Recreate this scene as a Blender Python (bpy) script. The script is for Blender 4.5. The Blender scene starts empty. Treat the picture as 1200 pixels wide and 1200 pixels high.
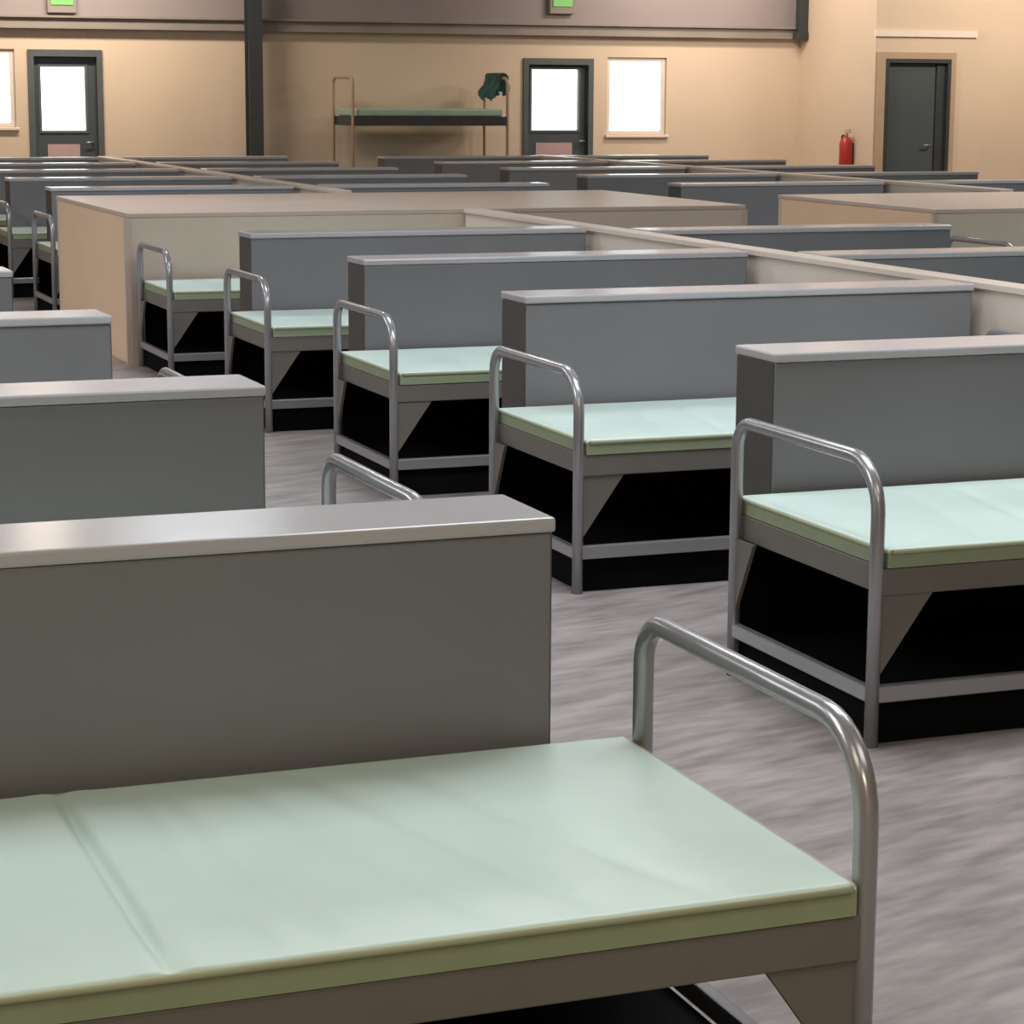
import bpy, bmesh, math, random
from mathutils import Vector, Matrix
random.seed(7)
scene = bpy.context.scene
C = scene.collection
PI = math.pi

# ------------------------------------------------------------------ helpers
def B(bm, x0, x1, y0, y1, z0, z1, bev=0.0):
    """axis-aligned box between two corners, optionally bevelled"""
    r = bmesh.ops.create_cube(bm, size=1.0)
    vs = r['verts']
    for v in vs:
        v.co = Vector(((x0+x1)/2 + v.co.x*(x1-x0), (y0+y1)/2 + v.co.y*(y1-y0), (z0+z1)/2 + v.co.z*(z1-z0)))
    if bev > 0:
        es = list({e for v in vs for e in v.link_edges})
        bmesh.ops.bevel(bm, geom=es, offset=bev, segments=2, affect='EDGES', profile=0.5)

def prism(bm, pts, axis, a, b):
    """extrude a 2-D outline (list of pairs) along axis from a to b"""
    def co(p, t):
        if axis == 'y': return (p[0], t, p[1])
        if axis == 'x': return (t, p[0], p[1])
        return (p[0], p[1], t)
    v0 = [bm.verts.new(co(p, a)) for p in pts]
    v1 = [bm.verts.new(co(p, b)) for p in pts]
    n = len(pts)
    bm.faces.new(v0); bm.faces.new(v1[::-1])
    for i in range(n):
        bm.faces.new((v0[i], v1[i], v1[(i+1) % n], v0[(i+1) % n]))

def tube(bm, path, r, seg=12, cap=True):
    """sweep a circle along a list of points"""
    path = [Vector(p) for p in path]
    rings = []
    up = None
    for i, p in enumerate(path):
        if i == 0: t = path[1]-path[0]
        elif i == len(path)-1: t = path[-1]-path[-2]
        else: t = (path[i+1]-path[i]).normalized() + (path[i]-path[i-1]).normalized()
        t.normalize()
        if up is None:
            up = t.orthogonal().normalized()
        up = (up - t*up.dot(t)).normalized()
        s = t.cross(up)
        rr = r[i] if isinstance(r, (list, tuple)) else r
        rings.append([bm.verts.new(p + up*math.cos(2*PI*k/seg)*rr + s*math.sin(2*PI*k/seg)*rr) for k in range(seg)])
    for a, b in zip(rings, rings[1:]):
        for k in range(seg):
            f = bm.faces.new((a[k], a[(k+1) % seg], b[(k+1) % seg], b[k])); f.smooth = True
    if cap:
        bm.faces.new(rings[0][::-1]); bm.faces.new(rings[-1])

def lathe(bm, prof, cx, cy, seg=20):
    rings = [[bm.verts.new((cx+r*math.cos(2*PI*k/seg), cy+r*math.sin(2*PI*k/seg), z)) for k in range(seg)] for r, z in prof]
    for a, b in zip(rings, rings[1:]):
        for k in range(seg):
            f = bm.faces.new((a[k], a[(k+1) % seg], b[(k+1) % seg], b[k])); f.smooth = True
    bm.faces.new(rings[0][::-1]); bm.faces.new(rings[-1])

def obj(name, bm, mats, parent=None):
    bmesh.ops.recalc_face_normals(bm, faces=bm.faces[:])
    me = bpy.data.meshes.new(name); bm.to_mesh(me); bm.free()
    if not isinstance(mats, (list, tuple)): mats = [mats]
    for m in mats: me.materials.append(m)
    o = bpy.data.objects.new(name, me); C.objects.link(o)
    if parent: o.parent = parent
    return o

def box_obj(name, m, parent, *a, bev=0.0):
    bm = bmesh.new(); B(bm, *a, bev=bev); return obj(name, bm, m, parent)

def thing(name, label, cat, loc=(0, 0, 0), group=None, rz=0):
    o = bpy.data.objects.new(name, None); C.objects.link(o)
    o.empty_display_size = 0.2
    o.location = loc; o.rotation_euler = (0, 0, rz)
    o['label'] = label; o['category'] = cat
    if group: o['group'] = group
    return o

def struct(o):
    o['kind'] = 'structure'; return o

def dup(root, loc, label, group=None):
    r = root.copy(); C.objects.link(r); r.location = loc; r['label'] = label
    if group: r['group'] = group
    for ch in list(root.children):
        c = ch.copy(); C.objects.link(c); c.parent = r
        for g in list(ch.children):
            d = g.copy(); C.objects.link(d); d.parent = c
    return r

# ------------------------------------------------------------------ materials
def mat(name, col, rough=0.5, metal=0.0, var=0.08, scale=6.0, stretch=(1, 1, 1), bump=0.0, bscale=40.0, spec=0.5, coat=0.0, coatr=0.2, col2=None):
    m = bpy.data.materials.new(name); m.use_nodes = True
    nt = m.node_tree; N = nt.nodes; L = nt.links
    p = N['Principled BSDF']
    p.inputs['Roughness'].default_value = rough; p.inputs['Metallic'].default_value = metal
    p.inputs['Specular IOR Level'].default_value = spec
    p.inputs['Coat Weight'].default_value = coat; p.inputs['Coat Roughness'].default_value = coatr
    tc = N.new('ShaderNodeTexCoord'); mp = N.new('ShaderNodeMapping'); mp.inputs['Scale'].default_value = stretch
    L.new(tc.outputs['Object'], mp.inputs['Vector'])
    no = N.new('ShaderNodeTexNoise'); no.inputs['Scale'].default_value = scale; no.inputs['Detail'].default_value = 4
    L.new(mp.outputs['Vector'], no.inputs['Vector'])
    rp = N.new('ShaderNodeValToRGB')
    a = [max(0, c*(1-var)) for c in col]; b = [min(1, c*(1+var)) for c in (col2 or col)]
    rp.color_ramp.elements[0].position = 0.3; rp.color_ramp.elements[1].position = 0.7
    rp.color_ramp.elements[0].color = (*a, 1); rp.color_ramp.elements[1].color = (*b, 1)
    L.new(no.outputs['Fac'], rp.inputs['Fac']); L.new(rp.outputs['Color'], p.inputs['Base Color'])
    if bump > 0:
        n2 = N.new('ShaderNodeTexNoise'); n2.inputs['Scale'].default_value = bscale; n2.inputs['Detail'].default_value = 3
        L.new(mp.outputs['Vector'], n2.inputs['Vector'])
        bp = N.new('ShaderNodeBump'); bp.inputs['Strength'].default_value = bump; bp.inputs['Distance'].default_value = 0.01
        L.new(n2.outputs['Fac'], bp.inputs['Height']); L.new(bp.outputs['Normal'], p.inputs['Normal'])
    return m

M = {}
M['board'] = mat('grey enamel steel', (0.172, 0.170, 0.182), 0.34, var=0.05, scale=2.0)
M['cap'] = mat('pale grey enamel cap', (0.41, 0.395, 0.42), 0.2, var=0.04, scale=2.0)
M['end'] = mat('dark grey enamel end plate', (0.060, 0.057, 0.052), 0.5, var=0.05)
M['frame'] = mat('brown grey painted steel', (0.145, 0.134, 0.122), 0.45, var=0.06)
M['hoop'] = mat('grey tubular steel', (0.34, 0.34, 0.36), 0.24, metal=0.55, var=0.04)
M['vinyl'] = mat('mint green vinyl', (0.525, 0.645, 0.605), 0.42, var=0.03, scale=5, bump=0.12, bscale=3.0, spec=0.4)
M['vinyl_side'] = mat('olive green vinyl edge with shading', (0.255, 0.305, 0.195), 0.5, var=0.06, scale=8)  # mattress side, green darkened with shading put into the colour
M['piping'] = mat('olive vinyl piping', (0.33, 0.36, 0.24), 0.5, var=0.05)
M['black'] = mat('black under bed shade and hose', (0.004, 0.004, 0.0045), 0.8, var=0.1, spec=0.05)  # near black that paints the shade under beds; also colours the hose
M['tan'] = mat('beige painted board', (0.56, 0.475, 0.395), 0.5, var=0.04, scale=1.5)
M['tan_lit'] = mat('beige board lit side', (0.74, 0.54, 0.38), 0.55, var=0.04, scale=1.5)  # the beige board again, warm side light put into its colour
M['tan_cap'] = mat('pale beige ledge', (0.52, 0.42, 0.36), 0.35, var=0.04, scale=1.5)
M['pale'] = mat('pale painted divider', (0.62, 0.53, 0.47), 0.35, var=0.04, scale=1.5)
M['wall'] = mat('peach painted wall', (0.60, 0.48, 0.365), 0.75, var=0.05, scale=0.7, bump=0.05, bscale=20)
M['upper'] = mat('mauve grey upper wall', (0.27, 0.232, 0.232), 0.8, var=0.06, scale=0.8)
M['ceil'] = mat('off white ceiling', (0.6, 0.58, 0.56), 0.9, var=0.03)
M['beam'] = mat('brown grey steel beam', (0.24, 0.21, 0.19), 0.6, var=0.08, scale=2)
M['dark'] = mat('charcoal steel', (0.035, 0.04, 0.042), 0.45, var=0.1)
M['door'] = mat('dark grey green door paint', (0.058, 0.074, 0.08), 0.45, var=0.06, scale=2)
M['dframe'] = mat('slate door frame', (0.085, 0.095, 0.10), 0.5, var=0.08)
M['trim'] = mat('brown tan trim', (0.40, 0.29, 0.20), 0.6, var=0.05)
M['white_trim'] = mat('pale window trim', (0.72, 0.62, 0.54), 0.5, var=0.03)
M['red'] = mat('red enamel', (0.42, 0.03, 0.02), 0.35, var=0.05)
M['green'] = mat('green exit plate', (0.12, 0.42, 0.10), 0.5, var=0.05)
M['cloth'] = mat('dark teal cloth', (0.13, 0.25, 0.24), 0.9, var=0.2, scale=10, bump=0.4, bscale=30)
M['pink'] = mat('pinkish kick plate', (0.45, 0.31, 0.31), 0.5, var=0.05)

def glass_mat():
    m = bpy.data.materials.new('window glass'); m.use_nodes = True
    nt = m.node_tree; N = nt.nodes; L = nt.links; N.clear()
    out = N.new('ShaderNodeOutputMaterial'); mx = N.new('ShaderNodeMixShader')
    t = N.new('ShaderNodeBsdfTransparent'); g = N.new('ShaderNodeBsdfGlossy'); g.inputs['Roughness'].default_value = 0.03
    t.inputs['Color'].default_value = (0.96, 0.985, 0.975, 1)
    fr = N.new('ShaderNodeFresnel'); fr.inputs['IOR'].default_value = 1.3
    L.new(fr.outputs['Fac'], mx.inputs['Fac']); L.new(t.outputs[0], mx.inputs[1]); L.new(g.outputs[0], mx.inputs[2])
    L.new(mx.outputs[0], out.inputs['Surface']); return m
M['glass'] = glass_mat()

def emis(name, col, s):
    m = bpy.data.materials.new(name); m.use_nodes = True
    p = m.node_tree.nodes['Principled BSDF']
    p.inputs['Base Color'].default_value = (*col, 1)
    p.inputs['Emission Color'].default_value = (*col, 1); p.inputs['Emission Strength'].default_value = s
    return m
M['exit_lit'] = emis('lit green exit plate', (0.16, 0.42, 0.12), 0.35)

def floor_mat():
    m = bpy.data.materials.new('streaky grey mauve floor'); m.use_nodes = True
    nt = m.node_tree; N = nt.nodes; L = nt.links
    p = N['Principled BSDF']
    tc = N.new('ShaderNodeTexCoord')
    mp = N.new('ShaderNodeMapping'); mp.vector_type = 'TEXTURE'; mp.inputs['Rotation'].default_value = (0, 0, math.radians(24)); mp.inputs['Scale'].default_value = (0.8, 0.17, 1)
    L.new(tc.outputs['Object'], mp.inputs['Vector'])
    n1 = N.new('ShaderNodeTexNoise'); n1.inputs['Scale'].default_value = 1.6; n1.inputs['Detail'].default_value = 5; n1.inputs['Roughness'].default_value = 0.6
    L.new(mp.outputs['Vector'], n1.inputs['Vector'])
    mp2 = N.new('ShaderNodeMapping'); mp2.vector_type = 'TEXTURE'; mp2.inputs['Scale'].default_value = (0.5, 0.11, 1); mp2.inputs['Rotation'].default_value = (0, 0, math.radians(10))
    L.new(tc.outputs['Object'], mp2.inputs['Vector'])
    n2 = N.new('ShaderNodeTexNoise'); n2.inputs['Scale'].default_value = 2.5; n2.inputs['Detail'].default_value = 3
    L.new(mp2.outputs['Vector'], n2.inputs['Vector'])
    ad = N.new('ShaderNodeMath'); ad.operation = 'MULTIPLY_ADD'; ad.inputs[1].default_value = 0.4
    L.new(n2.outputs['Fac'], ad.inputs[0]); 
    ml = N.new('ShaderNodeMath'); ml.operation = 'MULTIPLY'; ml.inputs[1].default_value = 0.6
    L.new(n1.outputs['Fac'], ml.inputs[0]); L.new(ml.outputs[0], ad.inputs[2])
    rp = N.new('ShaderNodeValToRGB')
    rp.color_ramp.elements[0].position = 0.38; rp.color_ramp.elements[0].color = (0.195, 0.172, 0.172, 1)
    rp.color_ramp.elements[1].position = 0.62; rp.color_ramp.elements[1].color = (0.37, 0.325, 0.322, 1)
    L.new(ad.outputs[0], rp.inputs['Fac']); L.new(rp.outputs['Color'], p.inputs['Base Color'])
    p.inputs['Roughness'].default_value = 0.38; p.inputs['Specular IOR Level'].default_value = 0.45
    return m
M['floor'] = floor_mat()

# ------------------------------------------------------------------ the setting
X0, X1, Y0, YB, ZC = -6.0, 21.0, -5.0, 28.0, 4.2
YD, XJ = 26.0, 14.76           # door wall that steps forward, and the corner
struct(box_obj('floor', M['floor'], None, X0, X1, Y0, YB+0.2, -0.1, 0.0))
struct(box_obj('ceiling', M['ceil'], None, X0-0.2, X1+0.2, Y0-0.2, YB+0.2, ZC, ZC+0.15))

def wall_with_holes(bm, x0, x1, y0, y1, z0, z1, holes):
    """wall panel in the XZ plane cut by rectangular holes (x0,x1,z0,z1)"""
    xs = sorted({x0, x1, *[h[0] for h in holes], *[h[1] for h in holes]})
    for a, b in zip(xs, xs[1:]):
        cuts = sorted([(h[2], h[3]) for h in holes if h[0] <= a+1e-6 and h[1] >= b-1e-6])
        z = z0
        for c0, c1 in cuts:
            if c0 > z + 1e-6: B(bm, a, b, y0, y1, z, c0)
            z = c1
        if z < z1 - 1e-6: B(bm, a, b, y0, y1, z, z1)

W1 = (3.50, 4.47, 1.20, 2.10)
W2 = (12.00, 12.83, 1.10, 2.08)
D1 = (4.62, 5.50, 0.0, 2.10)
D2 = (10.84, 11.80, 0.0, 2.06)
bm = bmesh.new()
wall_with_holes(bm, X0, XJ, YB, YB+0.2, 0, 2.36, [W1, W2, D1, D2])
struct(obj('wall_back', bm, M['wall']))
struct(box_obj('wall_back_upper', M['upper'], None, X0, XJ, YB, YB+0.2, 2.36, ZC))
bm = bmesh.new(); B(bm, X0-0.2, X0, Y0-0.2, YB+0.2, 0, ZC); struct(obj('wall_left', bm, M['wall']))
struct(box_obj('wall_right', M['wall'], None, X1, X1+0.2, Y0-0.2, YB+0.2, 0, ZC))
struct(box_obj('wall_front', M['wall'], None, X0, X1, Y0-0.2, Y0, 0, ZC))
# the stepped part of the back wall on the right with the door
D3 = (14.90, 15.84, 0.0, 2.07)
bm = bmesh.new()
B(bm, XJ, XJ+0.12, YD, YB+0.2, 0, ZC)
wall_with_holes(bm, XJ+0.12, X1, YD, YD+0.2, 0, ZC, [D3])
struct(obj('wall_door_side', bm, M['wall']))
# steel beam along the wall at the top of the painted part
bm = bmesh.new(); B(bm, X0, XJ-0.0, YB-0.12, YB-0.001, 2.34, 2.365); B(bm, X0, XJ, YB-0.12, YB-0.001, 2.465, 2.49); B(bm, X0, XJ, YB-0.07, YB-0.03, 2.365, 2.465)
struct(obj('trim_1', bm, M['beam']))
# end bracket of the beam at the corner
bm = bmesh.new(); B(bm, 14.62, 14.755, YB-0.22, YB-0.125, 2.33, ZC-0.002); B(bm, 14.58, 14.755, YB-0.24, YB-0.125, 2.33, 2.42)
struct(obj('trim_2', bm, M['dark']))
# pale picture rail over the stepped wall
struct(box_obj('trim_3', M['white_trim'], None, XJ-0.02, 16.2, YD-0.03, YD-0.001, 2.34, 2.42))
# steel H column
bm = bmesh.new()
cx, cy = 7.265, YB-0.30
B(bm, cx-0.085, cx+0.085, cy-0.10, cy-0.08, 0, ZC-0.002); B(bm, cx-0.085, cx+0.085, cy+0.08, cy+0.10, 0, ZC-0.002); B(bm, cx-0.015, cx+0.015, cy-0.08, cy+0.08, 0, ZC-0.002)
struct(obj('trim_4', bm, M['dark']))
# base boards
struct(box_obj('baseboard_back', M['trim'], None, 5.52, 10.82, YB-0.02, YB-0.001, 0.0, 0.1))

# windows
def window(name, W):
    x0, x1, z0, z1 = W
    bm = bmesh.new()
    for a in ((x0+.001, x0+0.05, z0+.001, z1-.001), (x1-0.05, x1-.001, z0+.001, z1-.001), (x0+0.05, x1-0.05, z0+.001, z0+0.05), (x0+0.05, x1-0.05, z1-0.05, z1-.001)):
        B(bm, a[0], a[1], YB+0.03, YB+0.11, a[2], a[3], bev=0.005)
    f = struct(obj(name, bm, M['white_trim']))
    box_obj('window_pane', M['glass'], f, x0+0.048, x1-0.048, YB+0.065, YB+0.073, z0+0.048, z1-0.048)
    box_obj('window_sill', M['white_trim'], f, x0-0.03, x1+0.03, YB-0.05, YB+0.028, z0-0.035, z0-0.001, bev=0.006)
    return f
window('window_1', W1); window('window_2', W2)

def glazed_door(name, D, pane):
    x0, x1, z0, z1 = D
    px0, px1, pz0, pz1 = pane
    bm = bmesh.new()
    y0, y1 = YB-0.03, YB+0.16
    B(bm, x0+.001, x0+0.07, y0, y1, 0.0, z1-.001); B(bm, x1-0.07, x1-.001, y0, y1, 0.0, z1-.001); B(bm, x0+0.07, x1-0.07, y0, y1, z1-0.08, z1-.001)
    B(bm, x0+0.07, x0+0.11, YB+0.108, y1, 0.0, z1-0.08); B(bm, x1-0.11, x1-0.07, YB+0.108, y1, 0.0, z1-0.08); B(bm, x0+0.11, x1-0.11, YB+0.108, y1, z1-0.125, z1-0.08)
    f = struct(obj(name, bm, M['dframe']))
    bm = bmesh.new()
    a, b, t = x0+0.073, x1-0.073, z1-0.083
    wall_with_holes(bm, a, b, YB+0.06, YB+0.105, 0.01, t, [(px0, px1, pz0, pz1)])
    leaf = obj('door_leaf', bm, M['door'], f)
    # beading round the glass
    bm = bmesh.new()
    for q in ((px0-0.03, px0, pz0-0.03, pz1+0.03), (px1, px1+0.03, pz0-0.03, pz1+0.03), (px0, px1, pz0-0.03, pz0), (px0, px1, pz1, pz1+0.03)):
        B(bm, q[0], q[1], YB+0.045, YB+0.06, q[2], q[3])
    obj('glazing_bead', bm, M['dframe'], leaf)
    box_obj('door_pane', M['glass'], leaf, px0, px1, YB+0.08, YB+0.087, pz0, pz1)
    box_obj('kick_panel', M['pink'], leaf, px0+0.06, px1-0.08, YB+0.05, YB+0.06, 0.12, pz0-0.16)
    bm = bmesh.new(); tube(bm, [(px1+0.075, YB+0.06, 1.02), (px1+0.075, YB+0.01, 1.02), (px1-0.02, YB+0.0, 1.02)], 0.011, 8)
    obj('door_handle', bm, M['hoop'], leaf)
    return f
glazed_door('door_1', D1, (4.78, 5.30, 1.16, 1.90))
glazed_door('door_2', D2, (10.98, 11.62, 1.16, 1.92))

# solid dark door on the right
x0, x1, z0, z1 = D3
bm = bmesh.new()
B(bm, x0+.001, x0+0.05, YD-0.03, YD+0.16, 0, z1-.001); B(bm, x1-0.05, x1-.001, YD-0.03, YD+0.16, 0, z1-.001); B(bm, x0+0.05, x1-0.05, YD-0.03, YD+0.16, z1-0.05, z1-.001)
B(bm, x1-0.18, x1-0.05, YD+0.02, YD+0.1, 0, z1-0.05)
B(bm, x0+0.05, x1-0.18, YD+0.088, YD+0.16, z1-0.10, z1-0.05); B(bm, x0+0.05, x0+0.09, YD+0.088, YD+0.16, 0, z1-0.10); B(bm, x1-0.22, x1-0.18, YD+0.088, YD+0.16, 0, z1-0.10)
d3 = struct(obj('door_3', bm, M['dark']))
leaf = box_obj('door_leaf', M['door'], d3, x0+0.054, x1-0.185, YD+0.04, YD+0.085, 0.01, z1-0.055, bev=0.004)
bm = bmesh.new(); tube(bm, [(x1-0.25, YD+0.04, 1.0), (x1-0.25, YD-0.01, 1.0), (x1-0.36, YD-0.015, 1.0)], 0.011, 8); obj('door_handle', bm, M['hoop'], leaf)
# trim round the solid door
bm = bmesh.new()
B(bm, x0-0.115, x0, YD-0.025, YD-0.001, 0, 2.15); B(bm, x1, x1+0.07, YD-0.025, YD-0.001, 0, 2.15); B(bm, x0, x1, YD-0.025, YD-0.001, z1, 2.15)
struct(obj('trim_5', bm, M['trim']))

# exit plates
def exit_plate(x, z, label):
    t = thing('exit_sign', label, 'sign', (x, YB-0.08, z))
    box_obj('sign_housing', M['beam'], t, -0.17, 0.17, 0.0, 0.078, -0.12, 0.14, bev=0.008)
    box_obj('sign_face', M['exit_lit'], t, -0.13, 0.13, -0.012, 0.0, -0.03, 0.12, bev=0.003)
exit_plate(5.03, 2.64, 'green lit exit sign high above the left glazed door')
exit_plate(11.34, 2.73, 'green lit exit sign high above the middle glazed door')

# ------------------------------------------------------------------ beds
MD, GAP, ZM, ZP, TP, PL = 0.845, 0.041, 0.518, 0.915, 0.245, 1.875
YR, YF = -GAP, -GAP-MD           # mattress rear and front; backboard front plane is y = 0

def mattress_mesh(x0, x1, seam):
    """cushion with a fold seam and soft wrinkles across it"""
    bm = bmesh.new()
    nx, ny = 150, 44
    zb, zt = ZM-0.05, ZM
    rnd = random.Random(3)
    wr = [(x0 + (x1-x0)*u, a, w, sl) for u, a, w, sl in ((0.595, .0062, .020, .10), (0.68, .0048, .022, .24), (0.75, .0072, .024, .30), (0.83, .0056, .024, .32), (0.56, .006, .016, .03), (0.40, .006, .022, -.1), (0.30, .0055, .024, -.2), (0.2, .0035, .024, -.25))]
    def h(x, y):
        u = (y-YF)/(YR-YF)
        z = zt
        d = abs(x-seam)
        z -= 0.017*math.exp(-(d/0.011)**2) * min(1, max(0.25, min(u, 1-u)*5))
        z += 0.0015*math.exp(-((d-0.035)/0.02)**2)
        for cx, a, w, sl in wr:
            dd = x - (cx - sl*(u-0.5)*0.8)
            z -= a*math.exp(-(dd/w)**2) * min(1, max(0, min(u, 1-u)*6))
        # rounded rim
        e = min(x-x0, x1-x, y-YF, YR-y)
        r = 0.010
        if e < r: z -= r - math.sqrt(max(0, r*r-(r-e)**2))
        return z
    def spread(a, b, n):
        out = []
        for i in range(n+1):
            t = i/n
            out.append(t)
        extra = [0.001, 0.003, 0.006, 0.010]
        L = b-a
        out = sorted(set(out + [k/L for k in extra] + [1-k/L for k in extra]))
        return [a + t*L for t in out]
    xs = sorted(set(spread(x0, x1, nx) + [seam + 0.0025*k for k in range(-14, 15)])); ys = spread(YF, YR, ny)
    g = [[bm.verts.new((x, y, h(x, y))) for y in ys] for x in xs]
    for i in range(len(xs)-1):
        for j in range(len(ys)-1):
            f = bm.faces.new((g[i][j], g[i+1][j], g[i+1][j+1], g[i][j+1])); f.smooth = True
    # skirt
    rim = [g[i][0] for i in range(len(xs))] + [g[-1][j] for j in range(1, len(ys))] + [g[i][-1] for i in range(len(xs)-2, -1, -1)] + [g[0][j] for j in range(len(ys)-2, 0, -1)]
    low = [bm.verts.new((v.co.x, v.co.y, zb)) for v in rim]
    n = len(rim)
    for i in range(n):
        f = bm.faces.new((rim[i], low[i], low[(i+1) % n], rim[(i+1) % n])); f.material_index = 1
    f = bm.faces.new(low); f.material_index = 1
    return bm

def hoop_path(x, r=0.135, top=0.737):
    ya, yb = YF+0.018, YR-0.03
    p = [(x, ya, 0.0), (x, ya, top-r)]
    for k in range(1, 9):
        a = PI/2*k/8; p.append((x, ya+r-r*math.cos(a), top-r+r*math.sin(a)))
    p.append((x, yb-r*0.6, top))
    q = 0.6*r
    for k in range(1, 9):
        a = PI/2*k/8; p.append((x, yb-q+q*math.sin(a), top-q+q*math.cos(a)))
    p.append((x, yb, 0.0))
    return p

def make_bed(label, oleft, oright, board=True):
    """backboard is centred on x = 0; oleft / oright: how far the couch runs past it"""
    t = thing('dormitory_bed', label, 'bed')
    xa, xb = -PL/2-oleft, PL/2+oright
    mt = obj('mattress', mattress_mesh(xa+0.004, xb-0.004, (xb-1.015) if oright > oleft else (xa+1.015)), [M['vinyl'], M['vinyl_side']], t)
    px0, px1, py0, py1, pz = xa+0.004, xb-0.004, YF, YR, ZM-0.009
    loop = [(px0+.012, py0, pz), (px1-.012, py0, pz), (px1, py0+.012, pz), (px1, py1-.012, pz), (px1-.012, py1, pz), (px0+.012, py1, pz), (px0, py1-.012, pz), (px0, py0+.012, pz), (px0+.012, py0, pz)]
    bm = bmesh.new(); tube(bm, loop, 0.0065, 8); obj('piping', bm, M['piping'], mt)
    # rails under the mattress
    zt, zb = ZM-0.052, ZM-0.122
    bm = bmesh.new()
    B(bm, xa-0.015, xb+0.015, YF+0.004, YF+0.03, zb, zt, bev=0.003)
    B(bm, xa-0.015, xb+0.015, YR-0.045, YR-0.015, zb, zt, bev=0.003)
    B(bm, xa, xa+0.028, YF+0.03, YR-0.045, zb, zt, bev=0.003)
    B(bm, xb-0.028, xb, YF+0.03, YR-0.045, zb, zt, bev=0.003)
    B(bm, xa+0.03, xb-0.03, YF+0.03, YR-0.045, zt-0.012, zt-0.002)
    obj('bed_frame', bm, M['frame'], t)
    for s, x in ((-1, xa-0.018), (1, xb+0.018)):
        bm = bmesh.new(); tube(bm, hoop_path(x), 0.0185, 14); obj('end_hoop', bm, M['hoop'], t)
        # gusset plates: front corner and end corner
        bm = bmesh.new(); xi = x - s*0.0
        prism(bm, [(xi, zb+0.004), (xi-s*0.165, zb+0.004), (xi-s*0.14, zb-0.03), (xi-s*0.02, zb-0.20), (xi, zb-0.23)], 'y', YF+0.010, YF+0.022)
        obj('gusset', bm, M['frame'], t)
        bm = bmesh.new()
        prism(bm, [(YR-0.03, zb+0.004), (YR-0.15, zb+0.004), (YR-0.045, zb-0.2), (YR-0.03, zb-0.22)], 'x', x-0.006, x+0.006)
        obj('gusset', bm, M['frame'], t)
        bm = bmesh.new(); B(bm, x-0.013, x+0.013, YF+0.03, YR-0.04, 0.115, 0.155, bev=0.004); obj('lower_rail', bm, M['hoop'], t)
    bm = bmesh.new(); B(bm, xa-0.01, xb+0.01, YF+0.006, YF+0.032, 0.115, 0.16, bev=0.004); obj('lower_rail', bm, M['hoop'], t)
    obj_shade = box_obj('under_shade_box', M['black'], t, xa-0.003, xb+0.003, YF+0.034, YR-0.014, 0.004, 0.113)  # added box that blackens the space under the bed as shade
    obj_shade['label'] = 'black box added as shade under the bed'
    if board:
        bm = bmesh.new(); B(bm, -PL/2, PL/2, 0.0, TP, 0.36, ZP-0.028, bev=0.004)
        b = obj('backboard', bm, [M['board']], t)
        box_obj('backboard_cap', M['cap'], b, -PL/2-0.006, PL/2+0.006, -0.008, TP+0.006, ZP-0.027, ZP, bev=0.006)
        for s in (-1, 1):
            box_obj('end_plate', M['end'], b, s*PL/2-0.003, s*PL/2+0.003, 0.006, TP-0.006, 0.365, ZP-0.03)
            box_obj('leg', M['hoop'], t, s*(PL/2-0.02)-0.02, s*(PL/2-0.02)+0.02, TP-0.045, TP-0.005, 0.0, 0.362, bev=0.003)
        box_obj('back_shade_sheet', M['black'], t, xa+0.01, xb-0.01, YR-0.012, YR-0.002, 0.004, 0.39)  # black sheet added to deepen the shade below the mattress
    else:
        box_obj('back_shade_sheet', M['black'], t, xa+0.01, xb-0.01, YR-0.012, YR-0.002, 0.004, 0.39)  # same added shade sheet for beds without a backboard
    return t

OV, OS = 0.131, 0.008
S = 1.968
XRc = 3.079 + PL/2           # board centre of the R column
XLc = 1.506 - PL/2
XCc = 5.225 + PL/2
XDc = 8.12 + PL/2
XEc = 10.27 + PL/2
g = 'dormitory beds set out in rows'
# left column (near row to far row): runs past its board on the right
Bp = make_bed('metal bed nearest the camera, broad mint mattress in front of a grey backboard', OS, OV)
Bp['group'] = g; Bp.location = (XLc, 3.7375, 0)
dup(Bp, (XLc, 5.695, 0), 'grey backed bed directly behind the nearest bed, left of the aisle')
dup(Bp, (XLc, 7.64, 0), 'third bed from the camera left of the aisle, a short length of grey backboard showing')
dup(Bp, (XLc, 9.68, 0), 'fourth bed left of the aisle, a corner of backboard at the left photo edge')
# right column against the divider: runs past its board on the left
Ap = make_bed('nearest bed right of the aisle, its mattress cut by the right photo edge', OV, OS)
Ap['group'] = g; Ap.location = (XRc, 5.94, 0)
names = ['second bed from the camera right of the aisle, long grey backboard reaching the pale divider',
         'third bed from the camera right of the aisle, grey backboard with a dark end',
         'fourth bed right of the aisle, the last grey backboard before the beige enclosure']
for k in (1, 2, 3):
    dup(Ap, (XRc, 5.94+S*k, 0), names[k-1])
A5 = make_bed('bed without backboard standing against the front of the left beige enclosure', OV, OS, board=False)
A5['group'] = g; A5.location = (XRc, 13.985, 0)
dup(A5, (XDc+0.02, 13.14, 0), 'bed without backboard standing against the front of the right beige enclosure')
# beds on the far side of the divider
dup(Bp, (XCc-0.03, 9.57, 0), 'grey backed bed behind the pale divider, cut by the right photo edge')
dup(Bp, (XCc-0.03, 11.54, 0), 'grey backed bed behind the pale divider, its dark right end beside the far aisle')
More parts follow.
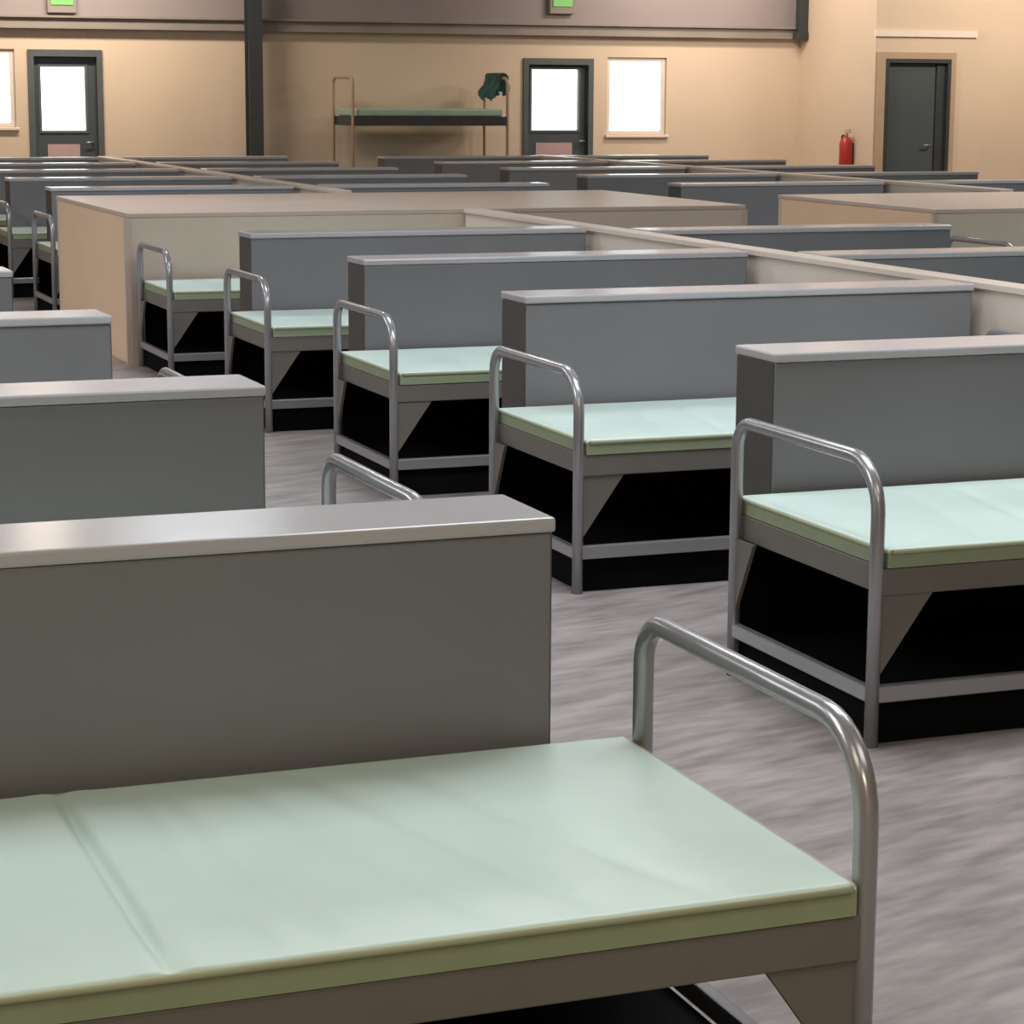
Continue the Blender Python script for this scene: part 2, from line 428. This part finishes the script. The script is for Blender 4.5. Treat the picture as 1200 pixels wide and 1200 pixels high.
# rows behind the enclosures
ordn = ['first', 'second', 'third', 'fourth', 'last']
for i, k in enumerate((6, 7, 8, 9, 10)):
    y = 5.94 + S*k
    dup(Ap, (XRc, y, 0), f'grey backed bed left of the divider, {ordn[i]} row behind the left beige enclosure')
    dup(Bp, (XCc, y, 0), f'grey backed bed right of the divider, {ordn[i]} row behind the left beige enclosure')
    dup(Ap, (XDc, y-0.35, 0), f'grey backed bed left of the divider, {ordn[i]} row behind the right beige enclosure')
    dup(Bp, (XEc, y-0.35, 0), f'grey backed bed right of the divider, {ordn[i]} row behind the right beige enclosure')

# low dividers (half-height spines between back-to-back columns)
def divider(x0, x1, y0, y1, label):
    t = thing('low_divider', label, 'partition', ((x0+x1)/2, (y0+y1)/2, 0))
    hx, hy = (x1-x0)/2, (y1-y0)/2
    box_obj('divider_panel', M['pale'], t, -hx+0.012, hx-0.012, -hy, hy, 0.0, ZP-0.025)
    box_obj('divider_cap', M['pale'], t, -hx, hx, -hy-0.004, hy+0.004, ZP-0.024, ZP+0.004, bev=0.004)
divider(5.005, 5.125, 5.0, 13.95, 'long pale half-height divider at the right ends of the near beds')
divider(5.005, 5.125, 16.75, 25.9, 'far pale half-height divider behind the left beige enclosure')
divider(10.05, 10.17, 15.7, 25.6, 'pale half-height divider behind the right beige enclosure')

# half-height beige enclosures with flat ledge
def enclosure(x0, x1, y0, y1, label):
    t = thing('half_height_enclosure', label, 'partition', ((x0+x1)/2, (y0+y1)/2, 0))
    hx, hy = (x1-x0)/2, (y1-y0)/2
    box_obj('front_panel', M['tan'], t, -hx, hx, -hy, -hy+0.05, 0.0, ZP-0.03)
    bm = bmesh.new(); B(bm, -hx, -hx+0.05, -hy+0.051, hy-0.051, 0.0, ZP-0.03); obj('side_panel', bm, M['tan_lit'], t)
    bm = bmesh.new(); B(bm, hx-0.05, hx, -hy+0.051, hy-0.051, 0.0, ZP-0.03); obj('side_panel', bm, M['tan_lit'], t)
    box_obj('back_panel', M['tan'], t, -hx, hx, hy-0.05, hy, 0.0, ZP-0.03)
    box_obj('ledge', M['tan_cap'], t, -hx-0.006, hx+0.006, -hy-0.006, hy+0.006, ZP-0.029, ZP, bev=0.005)
    for s in (-1, 1):
        box_obj('corner_post', M['tan_cap'], t, s*hx-0.02, s*hx+0.02, -hy-0.004, -hy+0.03, 0.0, ZP-0.03)
enclosure(2.88, 7.0, 14.0, 16.4, 'left beige half-height enclosure beyond the fourth row of beds')
enclosure(7.95, 12.2, 13.16, 15.35, 'right beige half-height enclosure across the far aisle, below the dark door')

# ------------------------------------------------------------------ raised bunk by the back wall
bx0, bx1, byf, byb = 8.31, 10.24, 27.0, 27.85
bk = thing('bunk_bed', 'tall bunk bed with green upper mattress against the back wall beside the middle door', 'bed', ((bx0+bx1)/2, (byf+byb)/2, 0))
hx, hy = (bx1-bx0)/2, (byb-byf)/2
for nm, z in (('upper', 1.43), ('lower', 0.55)):
    bm = bmesh.new(); B(bm, -hx+0.04, hx-0.04, -hy+0.02, hy-0.02, z-0.09, z, bev=0.02); obj('mattress', bm, mat('muted green mattress '+nm, (0.32, 0.45, 0.37), 0.6), bk)
    bm = bmesh.new()
    B(bm, -hx, hx, -hy, -hy+0.03, z-0.20, z-0.092); B(bm, -hx, hx, hy-0.03, hy, z-0.20, z-0.092)
    B(bm, -hx, -hx+0.03, -hy+0.03, hy-0.03, z-0.20, z-0.092); B(bm, hx-0.03, hx, -hy+0.03, hy-0.03, z-0.20, z-0.092)
    B(bm, -hx+0.03, hx-0.03, -hy+0.03, hy-0.03, z-0.105, z-0.092)
    obj('bed_frame', bm, M['dark'], bk)
for x in (-hx-0.02, hx+0.02):
    top, r = 1.80, 0.10
    ya, yb = -hy+0.02, hy-0.02
    p = [(x, ya, 0), (x, ya, top-r)] + [(x, ya+r-r*math.cos(PI/2*k/6), top-r+r*math.sin(PI/2*k/6)) for k in range(1, 7)]
    p += [(x, yb-r, top)] + [(x, yb-r+r*math.sin(PI/2*k/6), top-r+r*math.cos(PI/2*k/6)) for k in range(1, 7)] + [(x, yb, 0)]
    bm = bmesh.new(); tube(bm, p, 0.02, 10); obj('end_hoop', bm, M['trim'], bk)
# cloth draped on the right hoop
def drape():
    bm = bmesh.new(); rnd = random.Random(5)
    prof = []
    xh, zh = 0.0, 0.0
    for k in range(7): prof.append((-0.05-0.03*(6-k)/6-0.035*math.sin(k), -0.27+0.045*k))
    for k in range(1, 8): prof.append((-0.045*math.cos(PI*k/8), 0.045*math.sin(PI*k/8)))
    for k in range(7): prof.append((0.05+0.02*k/6, 0.0-0.035*k))
    n = 14; L = 0.52
    rows = []
    for j in range(n+1):
        y = -L/2 + L*j/n
        w = 1 + 0.25*math.sin(j*1.9) ; dz = 0.03*math.sin(j*0.9)
        rows.append([bm.verts.new((x*w*1.15 + 0.012*math.sin(j*2.3+i), y, z + (dz if z < -0.05 else 0))) for i, (x, z) in enumerate(prof)])
    for a, b in zip(rows, rows[1:]):
        for i in range(len(prof)-1):
            f = bm.faces.new((a[i], a[i+1], b[i+1], b[i])); f.smooth = True
    bmesh.ops.solidify(bm, geom=bm.faces[:], thickness=0.018)
    return bm
dc = obj('draped_garment', drape(), M['cloth'])
dc.location = ((bx0+bx1)/2+hx+0.02, (byf+byb)/2, 1.822)
dc['label'] = 'dark teal cloth draped over the right end hoop of the tall bunk bed'; dc['category'] = 'clothing'

# ------------------------------------------------------------------ fire extinguisher on the jutting wall's side
ex = thing('fire_extinguisher', 'small red fire extinguisher hung on the pale wall left of the dark door', 'fire extinguisher', (XJ-0.10, 26.5, 0.66))
bm = bmesh.new(); lathe(bm, [(0.075, 0.0), (0.085, 0.015), (0.085, 0.34), (0.075, 0.39), (0.05, 0.425), (0.03, 0.44)], 0, 0, 20); obj('cylinder_body', bm, M['red'], ex)
bm = bmesh.new(); lathe(bm, [(0.026, 0.441), (0.026, 0.48), (0.015, 0.485)], 0, 0, 12); B(bm, -0.012, 0.012, -0.10, 0.03, 0.485, 0.50); B(bm, -0.012, 0.012, -0.10, 0.02, 0.512, 0.53); obj('valve_handle', bm, M['trim'], ex)
bm = bmesh.new(); tube(bm, [(0, 0.03, 0.462), (0, 0.10, 0.45), (-0.01, 0.115, 0.36), (-0.01, 0.108, 0.15)], 0.012, 8); obj('hose', bm, M['black'], ex)
box_obj('wall_bracket', M['dark'], ex, 0.075, 0.1, -0.03, 0.03, 0.10, 0.36)

# ------------------------------------------------------------------ light
w = bpy.data.worlds.new('World'); scene.world = w; w.use_nodes = True
bg = w.node_tree.nodes['Background']
bg.inputs['Color'].default_value = (0.95, 0.98, 1.0, 1); bg.inputs['Strength'].default_value = 4.0

def area(name, loc, size, sizey, power, col, target=None):
    l = bpy.data.lights.new(name, 'AREA'); l.shape = 'RECTANGLE'; l.size = size; l.size_y = sizey; l.energy = power; l.color = col
    o = bpy.data.objects.new(name, l); C.objects.link(o); o.location = loc
    d = (Vector(target)-Vector(loc)) if target else Vector((0, 0, -1))
    o.rotation_euler = d.to_track_quat('-Z', 'Y').to_euler()
    return o
COOL = (0.93, 0.97, 1.0); WARM = (1.0, 0.86, 0.70)
for x, y, p, sx, sy, c in ((-1.5, 1.0, 50, 3.0, 1.5, (1.0, 0.92, 0.70)), (3.5, 1.0, 50, 3.0, 1.5, (1.0, 0.95, 0.85)),  # warm near pair added unseen to tint the closest bed fronts
                           (-2.5, 5.5, 170, 3.5, 2.0, COOL), (3.8, 5.8, 165, 3.5, 2.0, COOL), (9.0, 6.0, 50, 2.5, 2.0, COOL),
                           (-2.5, 10.0, 90, 2.5, 1.2, COOL), (3.5, 10.0, 75, 2.0, 1.0, COOL), (10.0, 10.5, 40, 2.0, 1.0, COOL),
                           (-2.5, 14.5, 210, 2.0, 1.0, COOL), (3.5, 15.0, 80, 1.0, 0.5, COOL), (10.5, 14.5, 100, 2.0, 1.0, COOL),
                           (-1.5, 20.0, 60, 2.0, 0.6, WARM), (3.5, 21.2, 38, 0.45, 0.35, WARM), (10.0, 20.0, 60, 2.0, 0.6, WARM)):
    area('ceiling_and_fill_light', (x, y, ZC-0.05), sx, sy, p, c)
area('ceiling_and_fill_light', (0.5, -2.5, ZC-0.05), 1.6, 1.2, 120, (1.0, 0.88, 0.58))  # unseen warm fill added behind the camera for the nearest backboards
area('wall_fill', (4.9, 26.3, 3.9), 2.4, 0.3, 150, WARM, (4.9, 28, 1.4))  # unseen lamp added to brighten the back wall at the left
area('wall_fill', (13.0, 26.3, 3.9), 1.6, 0.3, 75, WARM, (13.0, 28, 1.4))  # added fill for the back wall near the corner
area('wall_fill', (16.8, 23.4, 3.9), 2.6, 0.3, 135, WARM, (16.6, 26, 1.2))  # added fill brightening the stepped wall with the dark door
area('wall_fill', (12.4, 25.0, 3.6), 0.4, 0.4, 55, (1.0, 0.9, 0.82), (14.76, 27.0, 1.3))  # small unseen fill added for the jutting wall's side face

# ------------------------------------------------------------------ camera
F, PHI, TH, ROLL, H = 2735.3, -0.1785, 0.3657, 0.0053, 1.65
cam = bpy.data.cameras.new('Camera'); cam.sensor_width = 36.0; cam.sensor_fit = 'HORIZONTAL'; cam.lens = F/1200*36.0
cam.clip_start = 0.05; cam.clip_end = 200
co = bpy.data.objects.new('Camera', cam); C.objects.link(co)
co.matrix_world = Matrix.Translation((0, 0, H)) @ Matrix.Rotation(-TH, 4, 'Z') @ Matrix.Rotation(PI/2+PHI, 4, 'X') @ Matrix.Rotation(ROLL, 4, 'Z')
scene.camera = co
scene.view_settings.view_transform = 'Standard'
scene.view_settings.look = 'None'
scene.view_settings.exposure = 0.0
